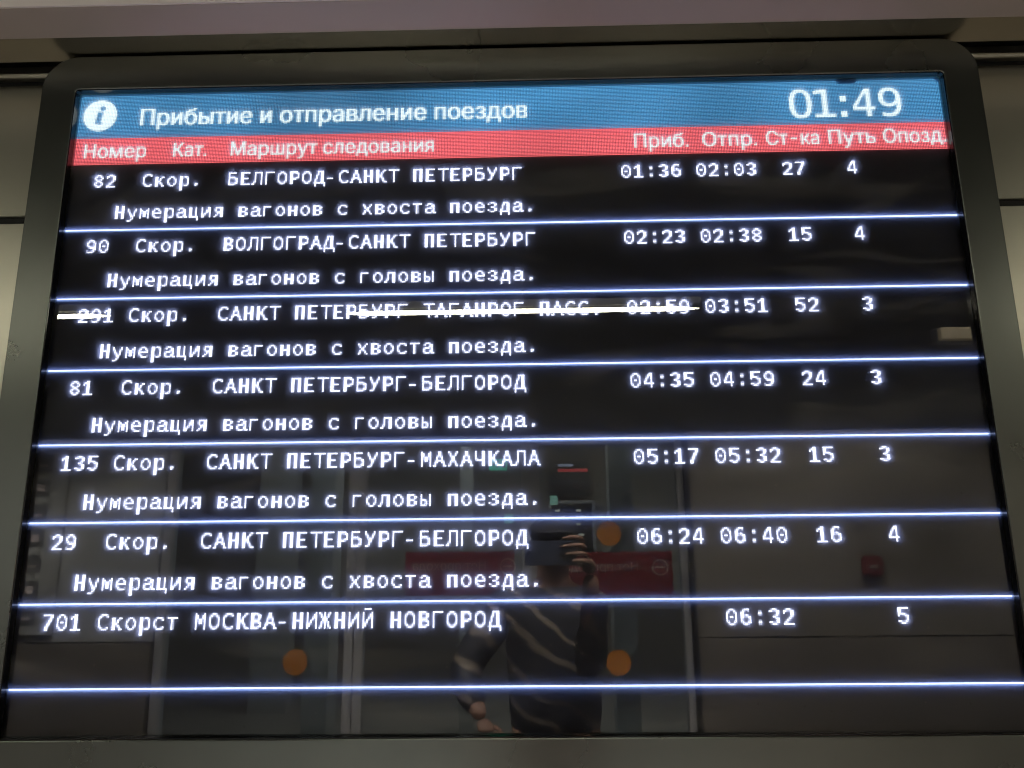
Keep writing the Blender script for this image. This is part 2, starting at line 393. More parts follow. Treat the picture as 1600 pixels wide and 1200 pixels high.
ROWS = [('82', 'Скор.', 'БЕЛГОРОД-САНКТ ПЕТЕРБУРГ', '01:36', '02:03', '27', '4', 'хвоста'),
        ('90', 'Скор.', 'ВОЛГОГРАД-САНКТ ПЕТЕРБУРГ', '02:23', '02:38', '15', '4', 'головы'),
        ('291', 'Скор.', 'САНКТ ПЕТЕРБУРГ-ТАГАНРОГ ПАСС.', '02:59', '03:51', '52', '3', 'хвоста'),
        ('81', 'Скор.', 'САНКТ ПЕТЕРБУРГ-БЕЛГОРОД', '04:35', '04:59', '24', '3', 'головы'),
        ('135', 'Скор.', 'САНКТ ПЕТЕРБУРГ-МАХАЧКАЛА', '05:17', '05:32', '15', '3', 'головы'),
        ('29', 'Скор.', 'САНКТ ПЕТЕРБУРГ-БЕЛГОРОД', '06:24', '06:40', '16', '4', 'хвоста'),
        ('701', 'Скорст', 'МОСКВА-НИЖНИЙ НОВГОРОД', '', '06:32', '', '5', '')]
ROWS[2] = ('291', 'Скор.', 'САНКТ ПЕТЕРБУРГ ТАГАНРОГ ПАСС.', '02:59', '03:51', '52', '3', 'хвоста')
for i, (num, cat, route, arr, dep, stop, track, tail) in enumerate(ROWS):
    k = -46 * i
    b = k + (32 if i == 6 else 30 if i == 0 else 31)
    text('train_number', num, 15, b, 'white number %s' % num)
    text('train_category', cat, 47, b, 'white word %s in the row of train %s' % (cat, num))
    text('route_name', route, 103, b, 'white word @ in the route of train %s' % num)
    if arr: text('arrival_time', arr, 357, b, 'white arrival time %s' % arr)
    text('departure_time', dep, 405, b, 'white departure time %s' % dep)
    if stop: text('stop_minutes', stop, 460, b, 'white stop of %s minutes in the row of train %s' % (stop, num))
    text('track_number', track, 501, b, 'white track number %s in the row of train %s' % (track, num))
    if tail: text('note_word', 'Нумерация вагонов с %s поезда.' % tail, 31, k + 8, 'white word @ in the note below train %s' % num)
    leds('divider_line', [(c, k + d, 1 - d) for c in range(NC) for d in (0, -1)], [L_line, L_line2], .9, 'pale line below train %s' % num)

# header
BM = {
    'title': {'above': 12, 'rows': '''#########+.........................##-..........................................................................................................................................................................................................................
##+----##+.....................-####+...........................................................................................................................................................................................................................
##-....+#+....................+##+-.............................................................................................................................................................................................................................
##-....+#+.+#####+..-##...##-.##-+++...##-....-##+#######-##...##-..+####-......##-..+#+......-####+.-#######-#######-.##+###+...+####-..######-..-######-..+####..-##...##-.##...##-..+####-......+######+..-####+...-####+...+###+...+#####+...+####-..######-
##-....+#+.+##+-###.-##..+##--#######..##-....-##---##+---##..+##-.+##-+##......##-.-##+.....-##+-##+.--+#+--.##---##-.###+-##+.+##--##-.##+-+##-.-##--##-.##+-+##.-##...##-.##..+##-.+##-+##-.....+#+--+#+.-##+-##+..##+-##+.+##-+#+..+#+-+#+..###-+##..##--+##
##-....+#+.+##...##--##.-###--##+..##+.##-....-##...+#-..-##.-###--##...##+.....##-.###+.....+#+...##...+#+...##...+#-.##+..-##.-+-..+#+.##-..##-.-#+..##--##...##--##...##-.##..###-.##...+#+.....+#-..-#+.##+..-##.+#+...##.--..-##..+#-.-#+.-##...##+.##...##
##-....+#+.+#+...+#+-##.####-+##...-##.#####+--##...+#-..-##.####-+#+---+#+.....##-+###+.....##-...##-..+#+...##...+#-.##-...##-...--##+.##--+##..-#+..##-+#+---+#+-##---##-.##.####--##----##.....+#-..-#+.##....##-##+---##-...-##+..+#-.-#+.+#+...+##.##--+##
##-....+#+.+#-...+#+-##+#+##-+#+...-##.###+###-##...+#-..-##+#+##-+#######+.....##-##+#+.....##....+#+..+#+...##...+#-.##....##--######+.######+..+#+..##-+#######+-#######-.##-##+#--########.....+#-..-#+.##....+#-########-..+###...##-.-#+.+#+...-##.######-
##-....+#+.+#+...+#+-####.##-+#+...-##.##-..##+##...+#-..-####.##-+#+...........####-+#+.....##-...##-..+#+...##...+#-.##....##-##+..+#+.##-..##+.+#+..##-+#+......-##...##-.####.+#--##...........+#-..-#+.##....##-##-..........+##..##..-#+.+#+...-##.##...##
##-....+#+.+##...##--###-.##--##...+#+.##-..+#+##...+#-..-###-.##--##...-+......###+.+#+.....##+...##-..+#+...##...+#-.##+..-##.##...##+.##-..+#+.+#+..##--##...-+.-##...##-.###+.+#-.##...-+-.....+#-..-#+.##+...##.+#+...+-.--...##.-##..-#+.-##...+#+.##...+#
##-....+#+.+##+-+##.-###..##-.+##--##-.##+-+##-##...+#-..-##+..##-.##+--##-.....###..+#+.....-##--##+...+#+...##...+#-.###--##+.##+-+##+.##+--##++##-..##-.##+--##--##...##-.###..+#-.+##--##+.....+#-..-#+.-##--##+..##+-+##.+#+-+##-##+--+##-.##+-+##..##--+##
##-....+#+.+######-.-##...##-..+####-..######--##...+#-..-##...##-..#####+......##+..+#+......-####+....+#+...##...+#-.######+..-######+.######+-##+...##-..#####-.-##...##-.##-..+#-..+####+......+#-..-#+..-####+...-#####-..#####-+#########..#####-..######+
...........+#-.--................--...................................--........................--.....................##.--......--..........................--.........................--....................--.......---......-...+#+.....##....--...........
...........+#-.........................................................................................................##............................................................................................................+#+.....##.................
...........+#-.........................................................................................................##............................................................................................................++-.....++.................
...........--..........................................................................................................--.......................................................................................................................................'''.split()},
    'nomer': {'above': 10, 'rows': '''#+....#+.................................
#+....#+.................................
#+....#+...+++...++-...-+-..-++-..-+-++-.
#+....#+..##+##..##+...##+.-##+#+.-##++#+
##++++#+.+#...#+.###..-##+.##..-#--#+..+#
##++++#+.##...+#.###+.+##+.#+--+#+-#-..-#
#+....#+.#+...+#.#+##.#+#+-##++++--#-..-#
#+....#+.##...##.#+-#+#.#+.#+.....-#-..-#
#+....#+.-#+.-#+.#+.##+.#+.+#-.+#--##..##
#+....#+..+###+..#+.+#-.#+..####+.-#####-
............-.................-...-#-.-..
..................................-#-....
..................................-#-....'''.split()},
    'kat': {'above': 10, 'rows': '''#+...#+...............
#+..##................
#+.+#-...+++..++++++..
#+.#+...##+##.++##++..
####....+-.-#-..#+....
####-....--+#-..#+....
#+.##...###+#-..#+....
#+.-#+.-#..-#-..#+....
#+..+#--#-.+#-..#+..-+
#+...##.#####-..#+..+#'''.split()},
    'marsh': {'above': 10, 'rows': '''##-....+#+...........................................................................................................................
##+....##+...........................................................................................................................
###...-##+..-++-..-+-++-..--..+-.-+.-+-++-..+-...++++++++.....-++-...+++++...+++....+++++...-++-..-+++-...-+++..-+...+-.+-..-+..-++++
###-..+##+.+#++#+.+##+##-.++..#+.-#--##++#+.##..-#+++##++....+#++#+..##+##..##+##...##+##..+#+##-.+#++##.-##+##.-#-..#+.#+..##--##+##
#+#+..#+#+.-+..+#.+#-..##.++..#+.-#--#+..+#.+#..+#...#+......#+..++.-#-.+#.+#...#+.-#-.+#.-#-..##.+#..+#.-+..+#.-#-..#+.#+.+##-+#..-#
#++#.-#-#+...-+##.+#...+#.++..#+.-#--#-..-#-.#+.#+...#+.....-#-.....-#-.+#.+#---##.-#-.+#.+#...+#.+#--##...-+##--#+--#+.#+.###-+#..-#
#+-#-##.#+.+##+##.+#...+#.++..#+.-#--#-..-#-.##-#-...#+.....-#-.....-#-.+#.+#+++++.-#-.+#.+#...-#-+#++#+.-##++#--##++#+.#+##-#--#####
#+.###+.#+.#+..+#.+#...+#.++..#+.-#--#-..+#..-#+#....#+.....-#-..--.-#-.+#.+#......+#..+#.+#-..+#.+#..-#-##..-#--#-..#+.###--#-.+#-+#
#+.+##..#+.#+.-##.+#+.-#+.+#--#+-+#--##..##...##+....#+......##..##.+#..+#.-#+.-#+.##--+#-.#+.-#+.+#--+#-##..##--#-..#+.##+.-#-.#+.-#
#+..#+..#+.+#####.+#####..+########--#####-...+#-....#+......-####-+#+..+#..+####.+#######.-####..+####+.-#####--#-..#+.##..-#-##..-#
.............-....+#.-..............-#-.-.....+#...............--.............-...++....+#...-.............-.........................
..................+#................-#-......-#+..................................++....+#...........................................
..................+#................-#-.....+#+..........................................-...........................................'''.split()},
    'prib': {'above': 10, 'rows': '''########....................--#+...
#+----##..................+###+....
#+....+#.-+-++-..-+...-+.-#-.......
#+....+#.-##++#+.-#-.-##.+#####....
#+....+#.-#+..+#.-#-.###.##+.-#+...
#+....+#.-#-..-#--#-+###.##...+#...
#+....+#.-#-..-#--#-#++#.#+...+#...
#+....+#.-#-..-#--###.+#.##...+#...
#+....+#.-##..##.-##-.+#.-#+.-#+.-+
#+....+#.-#####-.-#+..+#..+###+..+#
.........-#-.-..............-......
.........-#-.......................
.........-#-.......................'''.split()},
    'otpr': {'above': 10, 'rows': '''..+####-...........................
.##-.-##-..........................
+#-....##.++++++.++++++-.+-+++.....
##.....+#-++##++.##++##-.###+##....
#+.....+#-..#+...#+..-#-.##...#+...
#+.....+#-..#+...#+..-#-.#+...##...
##.....+#...#+...#+..-#-.#+...+#...
+#-....##...#+...#+..-#-.#+...##...
.##-.-##-...#+...#+..-#-.##-.+#+.-+
..+####-....#+...#+..-#-.#####+..##
....-....................#+.-......
.........................#+........
.........................#+........'''.split()},
    'st': {'above': 10, 'rows': '''.-####-...........................
.##-.+#-..........................
+#....##-+++++........-+..-+..-++.
#+.....-++##++........+#..#+.##+##
#+........+#..........+#.##..+-.-#
#+........+#...-####..+#+#-...--+#
#+.....-..+#....----..+###...###+#
+#....##..+#..........+#.#+.-#-..#
.##-.+#-..+#..........+#.-#--#-.+#
.-####-...+#..........+#..+#.#####'''.split()},
    'put': {'above': 10, 'rows': '''########-.....................
##----+#-.....................
#+....+#--+....+-++++++-+-....
#+....+#--#-..-#+++##++-#+....
#+....+#-.##..##...+#...#+....
#+....+#-.+#..#+...+#...####+-
#+....+#-.-#++#-...+#...##--##
#+....+#-..####....+#...#+..-#
#+....+#-..+##-....+#...##--+#
#+....+#-...##.....+#...#####-
............#+................
..........-+#-................
..........##-.................'''.split()},
    'opo': {'above': 10, 'rows': '''.-####+.................................
.##-.+#+................................
+#....+#..+++++-..-++-...-++-...++++-...
#+....-#--##++#+.-##+#+.-#+##..-##+#+...
#+.....#+-#-..#+.##..+#.-+.-#-.-#..#+...
#+.....#+-#-..#+-#-..-#-..-+#..+#..#+...
#+....-#--#-..#+-#-..-#-..+##..+#..#+...
+#....+#.-#-..#+.#+..-#-....#+.##..#+...
.##-.+#+.-#-..#+.##..##.+#.-#+-#+--#+.-+
.-####+..-#-..#+..####-.-####.#######++#
....-..............--.........#+....#+..
..............................#+....#+..'''.split()},
    'd0': {'above': 21, 'rows': '''.....----......
...+######+....
..+#########-..
.+###-...+###..
.###-.....###+.
-###......-###.
+##+.......###.
###-.......###-
###-.......+##-
###-.......+##+
###........+##+
###........+##+
###-.......+##+
###-.......+##-
###-.......###-
+##+.......###.
-###......-###.
.###-.....###+.
.+###-...+###..
..+#########-..
...+#######-...
.....----......'''.split()},
    'd1': {'above': 20, 'rows': '''.-++####+.....
########+.....
####+###+.....
--...+##+.....
.....+##+.....
.....+##+.....
.....+##+.....
.....+##+.....
.....+##+.....
.....+##+.....
.....+##+.....
.....+##+.....
.....+##+.....
.....+##+.....
.....+##+.....
.....+##+.....
.....+##+.....
-----###+-----
+############+
+############+'''.split()},
    'd4': {'above': 20, 'rows': '''........###+...
.......####+...
......+####+...
......##+##+...
.....+#+-##+...
....-##.-##+...
....##-.-##+...
...+#+..-##+...
..-##...-##+...
..##+...-##+...
.+##....-##+...
-##-....-##+...
##+.....-##+...
##############-
##############-
--------+##+--.
........-##+...
........-##+...
........-##+...
........-##+...'''.split()},
    'd9': {'above': 21, 'rows': '''.....----......
..-#######+....
.-##########...
.###+....+###..
+##+......###-.
###-......-##+.
###........###.
###........###.
###........###-
###-......-###-
+##+......####-
.###+...-#####-
.-#########+##-
..-+#####+.+##-
.....---...###.
...........###.
..........+##+.
.........-###..
.-+-....+###-..
.-#########+...
.-########-....
....----.......'''.split()},
}
def header(name, key, x, base, mats, label):
    d = BM[key]
    cells = bitmap(d['rows'], d['above'], round((x - X0) / PH), base)
    cols = sorted(set(c for c, r, l in cells)); runs = [[cols[0], cols[0]]]
    for c in cols[1:]:
        if c - runs[-1][1] > 3 and key in ('title', 'marsh'): runs.append([c, c])
        runs[-1][1] = c
    for a, b in runs: leds(name, [q for q in cells if a <= q[0] <= b], mats[1:], .88, label)
    return cells
used = set()
def use(cells):
    for c, r, l in cells: used.add((c, r))
use(header('title_word', 'title', -.6554, 74, L_bt, 'white title on the blue band'))
for key, x, word in (('nomer', -.7504, 'Номер'), ('kat', -.5919, 'Кат.'), ('marsh', -.4881, 'Маршрут следования'), ('prib', .2236, 'Приб.'),
                     ('otpr', .3432, 'Отпр.'), ('st', .4547, 'Ст-ка'), ('put', .5637, 'Путь'), ('opo', .6595, 'Опозд.')):
    use(header('column_heading', key, x, 51, L_rt, 'pale column heading %s on the red band' % word))
for key, dx in (('d0', 0), ('d1', 16), ('d4', 41), ('d9', 57.5)):
    use(header('clock_digit', key, .5025 + dx * PH, 70, L_bt, 'large white clock digit %s' % key[1]))
c0 = round((.5025 - X0) / PH) + 33
colon = [(c0 + i, 70 + j + q, 3) for q in (0, 11) for i in range(4) for j in range(4)]
use(colon); leds('clock_colon', colon, L_bt[1:], .88)
# round information sign
icon = []
for c in range(0, 32):
    for r in range(66, 98):
        n = 0; hole = 0
        for a in (.17, .5, .83):
            for q in (.17, .5, .83):
                x = c + a - 14.9; y = (r - .5 + q) - 81.2
                if x * x + y * y < 11.3 ** 2: n += 1
                stem = abs(x - (y - 0) * .16 + .15) < 1.75 and -6.2 < y < 2.6
                ser = (-1.9 < x < .8 and 1.5 < y < 2.7) or (-1.4 < x < 1.4 and -6.3 < y < -5.2)
                dot = (x - 1.4) ** 2 + (y - 5.1) ** 2 < 1.75 ** 2
                if stem or dot or ser: hole += 1
        l = round(3 * max(0, n - hole) / 9)
        if l: icon.append((c, r, l))
use(icon); leds('information_sign', icon, L_bt[1:], .88, 'white disc with an italic letter i')
blue = []
for c in range(NC):
    for r in range(65, 99):
        if (c, r) in used: continue
        dx, dy = c - (NC - 9.5), r - 89.5
        if dx > 0 and dy > 0 and dx * dx + dy * dy > 72: continue          # dark rounded corner
        if r > 93 and abs(c - 507) < 10 - (98 - r) * 1.1: continue    # row of dead LEDs at the top edge
        blue.append((c, r, 1))
leds('title_band', blue, [L_blue], .64, 'blue band along the top')
leds('heading_band', [(c, r, 1) for c in range(NC) for r in range(46, 65) if (c, r) not in used], [L_red], .64, 'red band of column headings')

# ------------------------------------------------------------------ the hall in front of the board (it shows in the glass)
YD = -3.6
def struct(name, mb, mt):
    o = mb.build(name, mt); tag(o, kind='structure'); return o
struct('floor', MB().box(-7, 7, -9, .056, -.1, 0), M_floor)
struct('ceiling', MB().box(-7, 7, -9, .056, 3.205, 3.3), M_dark)
struct('side_wall', MB().box(-7.1, -7.002, -9, .056, 0, 3.2), M_wall)
struct('side_wall', MB().box(7.002, 7.1, -9, .056, 0, 3.2), M_wall)
fw = struct('far_wall', MB().box(-7, -2.25, YD - .15, YD, 1.10, 2.34), M_wall)
struct('far_wall', MB().box(1.02, 7, YD - .15, YD, 1.10, 2.34), M_wallb)
struct('far_wall_upper', MB().box(-7, 7, YD - .15, YD + .01, 2.342, 3.2), M_dark)
struct('wainscot', MB().box(-7, -2.25, YD - .15, YD + .02, 0, 1.09), M_wains)
struct('wainscot', MB().box(1.02, 7, YD - .15, YD + .02, 0, 1.09), M_wains)
struct('corridor_wall', MB().box(-7, 7, -8.9, -8.8, 0, 3.2), mat('corridor_plaster', (.50, .46, .40), .7, noise=.12, scale=1.5))

def door(name, x0, x1, label, band=None, dots=(), words=None):
    g = empty(name, ((x0 + x1) / 2, YD - .05, 0)); tag(g, label, 'door', 'glass doors facing the board')
    w = .055
    fm = MB()
    fm.box(x0, x0 + w, YD - .09, YD - .01, 0, 2.33, .004, 1).build('door_frame', M_alu, g)
    MB().box(x1 - w, x1, YD - .09, YD - .01, 0, 2.33, .004, 1).build('door_frame', M_alu, g)
    MB().box(x0 + w, x1 - w, YD - .085, YD - .015, 2.27, 2.33).build('door_frame', M_alu, g)
    MB().box(x0 + w, x1 - w, YD - .085, YD - .015, 0, .12).build('door_frame', M_alu, g)
    MB().box(x0 + w, x1 - w, YD - .056, YD - .044, .12, 2.27).build('pane', M_doorglass, g)
    if band:
        MB().box(band[0], band[1], YD - .043, YD - .0415, band[2], band[3]).build('red_band', M_red, g)
    for x, z in dots:
        MB().cyl((x, YD - .042, z), .075, .002, 'Y', 40).build('orange_disc', M_orange, g)
    if words:
        for (s, x, z, size) in words:
            cu = bpy.data.curves.new('lettering', 'FONT'); cu.body = s; cu.size = size; cu.align_x = 'LEFT'; cu.extrude = .0006
            t = bpy.data.objects.new('lettering', cu); COL.objects.link(t)
            dg = bpy.context.evaluated_depsgraph_get(); me = bpy.data.meshes.new_from_object(t.evaluated_get(dg))
            bpy.data.objects.remove(t); me.materials.clear(); me.materials.append(M_print)
            o = bpy.data.objects.new('band_lettering', me); link(o, g)
            o.rotation_euler = (math.radians(90), 0, math.radians(180)); o.location = Vector((x, YD - .0405, z)) - g.location
        bm = MB(); bm.cyl((words[0][1] + .13, YD - .0408, words[0][2] + .02), .05, .0012, 'Y', 32); bm.build('prohibition_disc', M_print, g)
        MB().cyl((words[0][1] + .13, YD - .0401, words[0][2] + .02), .041, .0006, 'Y', 32).build('prohibition_field', M_red, g)
        MB().box(words[0][1] + .100, words[0][1] + .160, YD - .0396, YD - .0392, words[0][2] + .015, words[0][2] + .025).build('prohibition_bar', M_print, g)
    return g
door('glass_door', -2.24, -1.035, 'glass panel with one orange disc left of the red banded doors in the reflection', dots=((-1.386, .969),))
door('glass_door', -1.03, .045, 'glass door with red no passage band left of the photographer in the reflection', (-.731, -.06, 1.35, 1.61), (), (('Нет прохода', -.228, 1.50, .075),))
door('glass_door', .05, 1.015, 'glass door with red band and two orange discs right of the photographer in the reflection', (.11, .911, 1.34, 1.60),
     ((.532, 1.712), (.561, .952)), (('Нет прохода', .706, 1.485, .075),))
struct('pier', MB().box(.59, .745, -4.3, -4.1, 0, 3.2), M_wall)
struct('pier', MB().box(-1.75, -1.55, -5.4, -5.1, 0, 3.2), M_wall)
struct('pier', MB().box(-.62, -.50, -6.4, -6.2, 0, 3.2), M_wall)
struct('pier', MB().box(-2.9, -2.5, -7.4, -7.2, 0, 3.2), M_wall)
struct('corridor_plinth', MB().box(-3.2, 2.2, -8.78, -8.6, 0, .9), M_wains)
struct('pier', MB().box(1.0, 1.03, YD - .12, YD + .03, 0, 2.34), M_gap)
ds = empty('distant_display', (.56, -8.6, 2.3)); tag(ds, 'small distant departure display reflected in the glass above the phone', 'display')
MB().box(.31, .82, -8.7, -8.6, 2.30, 2.74, .01).build('casing', M_black, ds)
MB().box(.42, .80, -8.598, -8.595, 2.60, 2.64).build('red_line', mat('screen_red', (.3, .02, .03), .5, emit=(1, .12, .12), es=3.0), ds)
MB().box(.42, .62, -8.598, -8.595, 2.67, 2.705).build('clock_line', mat('screen_white', (.3, .3, .3), .5, emit=(.7, .75, 1), es=2.2), ds)
MB().box(.33, .80, -8.598, -8.595, 2.47, 2.474).build('pale_line', mat('screen_grey', (.3, .3, .3), .5, emit=(.7, .75, 1), es=1.2), ds)
cd = empty('corridor_door', (.55, -8.6, 0)); tag(cd, 'far lit double door under the small display, seen through the glass doors', 'door')
MB().box(.29, .33, -8.66, -8.58, 0, 2.24).build('door_frame', M_alu, cd)
MB().box(.84, .88, -8.66, -8.58, 0, 2.24).build('door_frame', M_alu, cd)
MB().box(.33, .84, -8.66, -8.58, 2.20, 2.24).build('door_frame', M_alu, cd)
for xa, xb in ((.335, .555), (.60, .835)):
    MB().box(xa, xb, -8.64, -8.60, .02, 2.195).build('door_leaf', M_black, cd)
    for zz, ww in ((2.10, .06), (2.02, .12), (1.93, .05), (1.80, .09)):
        MB().box(xa + .04, xa + .04 + ww, -8.599, -8.595, zz, zz + .028).build('lit_pane', mat('pane_glow', (.3, .3, .25), .4, emit=(1, .95, .75), es=3.0), cd)
ex = empty('exit_sign', (-.15, YD + .06, 2.10)); tag(ex, 'small green lit exit sign over the glass door in the reflection', 'exit sign')
MB().box(-.206, -.094, YD + .045, YD + .075, 2.10, 2.17, .004).build('sign_face', M_green, ex)
MB().box(-.125, -.105, YD + .0755, YD + .077, 2.113, 2.157).build('door_pictogram', M_white, ex)
mr_ = MB(); mr_.box(-.160, -.148, YD + .0755, YD + .077, 2.115, 2.145); mr_.box(-.164, -.144, YD + .0755, YD + .077, 2.148, 2.157); mr_.box(-.19, -.17, YD + .0755, YD + .077, 2.13, 2.14)
mr_.build('running_figure', M_white, ex)
MB().box(-.153, -.147, YD + .011, YD + .046, 2.17, 2.36).build('bracket', M_alu, ex)
for (x, z, w, h) in ((-.16, 1.83, .075, .075), (.21, 1.97, .06, .075)):
    o = MB().box(x, x + w, -5.02, -5, z, z + h).build('lit_notice', mat('notice_glow', (.2, .4, .3), .5, emit=(.5, .9, .7), es=2.4))
    tag(o, ('pale green lit notice behind the glass door, above the phone' if x > 0 else 'pale green lit notice behind the glass door, left of the phone'), 'notice')
al = empty('fire_alarm', (2.09, YD, 1.5)); tag(al, 'small red fire alarm box on the brown wall in the reflection', 'fire alarm')
MB().box(2.035, 2.155, YD + .001, YD + .05, 1.44, 1.56, .012).build('case', M_red, al)
MB().box(2.07, 2.12, YD + .0505, YD + .053, 1.49, 1.51).build('button', M_white, al)
ws = empty('wall_sign', (-3.12, YD, 1.1)); tag(ws, 'tall pale wall sign with dark pictograms left in the reflection', 'sign')
MB().box(-3.36, -2.86, YD + .001, YD + .02, 1.14, 2.32, .003).build('sign_board', mat('pale_board', (.42, .42, .40), .5), ws)
for i in range(7):
    z = 1.20 + i * .155
    MB().box(-3.08, -2.97, YD + .0202, YD + .022, z, z + .105, .002, 1).build('pictogram', M_picto, ws)
    MB().box(-3.05, -3.0, YD + .0221, YD + .023, z + .03, z + .045 + .03 * (i % 2)).build('pictogram_mark', M_print, ws)
    MB().box(-3.30, -3.12, YD + .0202, YD + .021, z + .06, z + .075).build('sign_line', M_picto, ws)

# lamps of the hall, then unseen area lights added as fill
def tube(x0, x1, y, z, label, w=.03, mt=None, group='tube lamps under the hall ceiling'):
    g = empty('tube_lamp', ((x0 + x1) / 2, y, z)); tag(g, label, 'lamp', group)
    MB().box(x0, x1, y - w, y + w, z + .021, z + .06, .004, 1).build('lamp_housing', M_black, g)
    tb = MB(); tb.cyl(((x0 + x1) / 2, y, z), .0135, x1 - x0 - .24, 'X', 12)
    tb.cyl((x0 + .065, y, z), .003, .11, 'X', 12, .0135); tb.cyl((x1 - .065, y, z), .0135, .11, 'X', 12, .003)
    tb.build('lit_tube', mt or M_tube, g)
    MB().box((x0 + x1) / 2 - .003, (x0 + x1) / 2 + .003, y - .003, y + .003, z + .061, 3.2).build('hanger', M_black, g)
tube(-3.6, -2.25, -2.8, 2.90, 'bright tube lamp reflected at the left edge over number 291')
tube(-.955, .985, -2.8, 2.89, 'long bright tube lamp whose reflection crosses the row of train 291')
lb = empty('lamp_box', (2.5, -2.8, 2.69)); tag(lb, 'short dim lamp box reflected near the right edge of the glass', 'lamp')
MB().box(2.262, 2.75, -2.84, -2.80, 2.695, 2.762, .004, 1).build('lamp_box_diffuser', M_tubedim, lb)
MB().box(2.255, 2.76, -2.90, -2.841, 2.688, 2.77, .004, 1).build('lamp_box_case', M_black, lb)
MB().box(2.497, 2.503, -2.875, -2.869, 2.77, 3.2).build('hanger', M_black, lb)
tube(2.58, 4.9, -2.8, 2.90, 'tube lamp outside the picture to the right')
tube(5.1, 6.9, -2.8, 2.90, 'farthest tube lamp outside the picture to the right')
tube(-5.6, -3.8, -2.8, 2.90, 'tube lamp outside the picture to the left')

def area(name, loc, sx, sy, power, col, rot=(0, 0, 0), spread=180):
    d = bpy.data.lights.new(name, 'AREA'); d.shape = 'RECTANGLE'; d.size = sx; d.size_y = sy; d.energy = power; d.color = col; d.spread = math.radians(spread)
    o = bpy.data.objects.new(name, d); COL.objects.link(o); o.location = loc; o.rotation_euler = rot
    return o
area('far_wall_fill', (0, -2.55, 3.195), 9, .12, 145, (1, .97, .90), (math.radians(-33), 0, 0), 75)  # added fill that brightens the far wall, no fixture there
area('near_fill', (0, -.55, 3.15), 3.0, .15, 60, (1, .95, .88), (math.radians(-31), 0, 0), 60)  # added unseen fill for the person's front and the lower frame
area('corridor_fill', (0, -6.0, 3.1), 5, 1.5, 260, (1, .97, .88))  # added fill brightening the corridor behind the doors
area('corridor_fill', (0, -3.9, 3.1), 4, .2, 260 * .4, (.95, 1, .95), (math.radians(-35), 0, 0))  # second added fill, hidden above the doors, brightens the front pier

# ------------------------------------------------------------------ the person photographing the board
def skin(name, pts, edges, mt, parent, sub=2, root=0):
    me = bpy.data.meshes.new(name); me.from_pydata([p[:3] for p in pts], edges, [])
    o = bpy.data.objects.new(name, me); COL.objects.link(o)
    sk = o.modifiers.new('skin', 'SKIN'); sk.use_smooth_shade = True
    lay = me.skin_vertices[0].data if me.skin_vertices else None
    if lay is None:
        bm = bmesh.new(); bm.from_mesh(me); bm.verts.layers.skin.verify(); bm.to_mesh(me); bm.free(); lay = me.skin_vertices[0].data
    for i, p in enumerate(pts):
        r = p[3]; lay[i].radius = r if isinstance(r, tuple) else (r, r); lay[i].use_root = (i == root)
    sb = o.modifiers.new('sub', 'SUBSURF'); sb.levels = sub; sb.render_levels = sub
    dg = bpy.context.evaluated_depsgraph_get(); dg.update()
    nm = bpy.data.meshes.new_from_object(o.evaluated_get(dg))
    bpy.data.objects.remove(o)
    nm.materials.clear(); nm.materials.append(mt); nm.polygons.foreach_set('use_smooth', [True] * len(nm.polygons)); nm.name = name
    o = bpy.data.objects.new(name, nm); link(o, parent)
    if parent is not None: o.location = -parent.location
    return o

def join(a, b):
    """put mesh b into mesh a"""
    bm = bmesh.new(); bm.from_mesh(a.data); n = bmesh.new(); bm.from_mesh(b.data); bm.to_mesh(a.data); bm.free(); n.free()
    bpy.data.objects.remove(b)

P = empty('person', (.12, -1.58, 0))
tag(P, 'person in dark cap and patterned jacket holding up a phone, reflected in the glass', 'person')
sh_r, el_r, wr_r = (.25, -1.56, 1.415), (.222, -1.40, 1.225), (.225, -1.275, 1.535)
sh_l, el_l, wr_l = (-.055, -1.56, 1.415), (-.20, -1.50, 1.215), (-.125, -1.385, 1.085)
body = [(.115, -1.58, .96, (.15, .11)), (.115, -1.58, 1.12, (.14, .10)), (.115, -1.575, 1.32, (.16, .11)), (.115, -1.57, 1.43, (.12, .075)),
        (.115, -1.56, 1.50, .055), (.117, -1.545, 1.545, (.058, .06)), (.12, -1.53, 1.60, (.072, .09)), (.12, -1.53, 1.67, (.068, .085)), (.12, -1.53, 1.71, (.035, .045)),
        (*sh_r, .055), (*el_r, .042), (*wr_r, .026), (*sh_l, .055), (*el_l, .042), (*wr_l, .026),
        (.02, -1.58, .88, .085), (.01, -1.57, .50, .058), (.01, -1.59, .09, .038), (.21, -1.58, .88, .085), (.22, -1.57, .50, .058), (.22, -1.59, .09, .038)]
be = [(0, 1), (1, 2), (2, 3), (3, 4), (4, 5), (5, 6), (6, 7), (7, 8), (3, 9), (9, 10), (10, 11), (3, 12), (12, 13), (13, 14), (0, 15), (15, 16), (16, 17), (0, 18), (18, 19), (19, 20)]
bod = skin('body', body, be, M_skin, P)
# face
fz = MB(); fz.ball((.12, -1.437, 1.612), .012, (.8, 1.3, 1.7), 12); fz.ball((.045, -1.53, 1.61), .018, (.4, .8, 1.5), 12); fz.ball((.195, -1.53, 1.61), .018, (.4, .8, 1.5), 12)
fz.ball((.12, -1.447, 1.577), .02, (1.2, .4, .4), 12)
f_ = fz.build('face', M_skin, P, True); join(bod, f_)
MB().ball((.092, -1.452, 1.633), .011, (1.2, .7, .7), 12).build('eye', M_black, P, True)
MB().ball((.148, -1.452, 1.633), .011, (1.2, .7, .7), 12).build('eye', M_black, P, True)
MB().ball((.12, -1.545, 1.635), .088, (.92, 1.02, .95), 20).build('hair', M_hair, P, True)
cp = MB(); cp.ball((.12, -1.535, 1.672), .088, (1.0, 1.12, .62), 24); cp.ball((.12, -1.425, 1.665), .06, (1.1, 1.0, .12), 20)
cp.build('cap', M_cap, P, True)
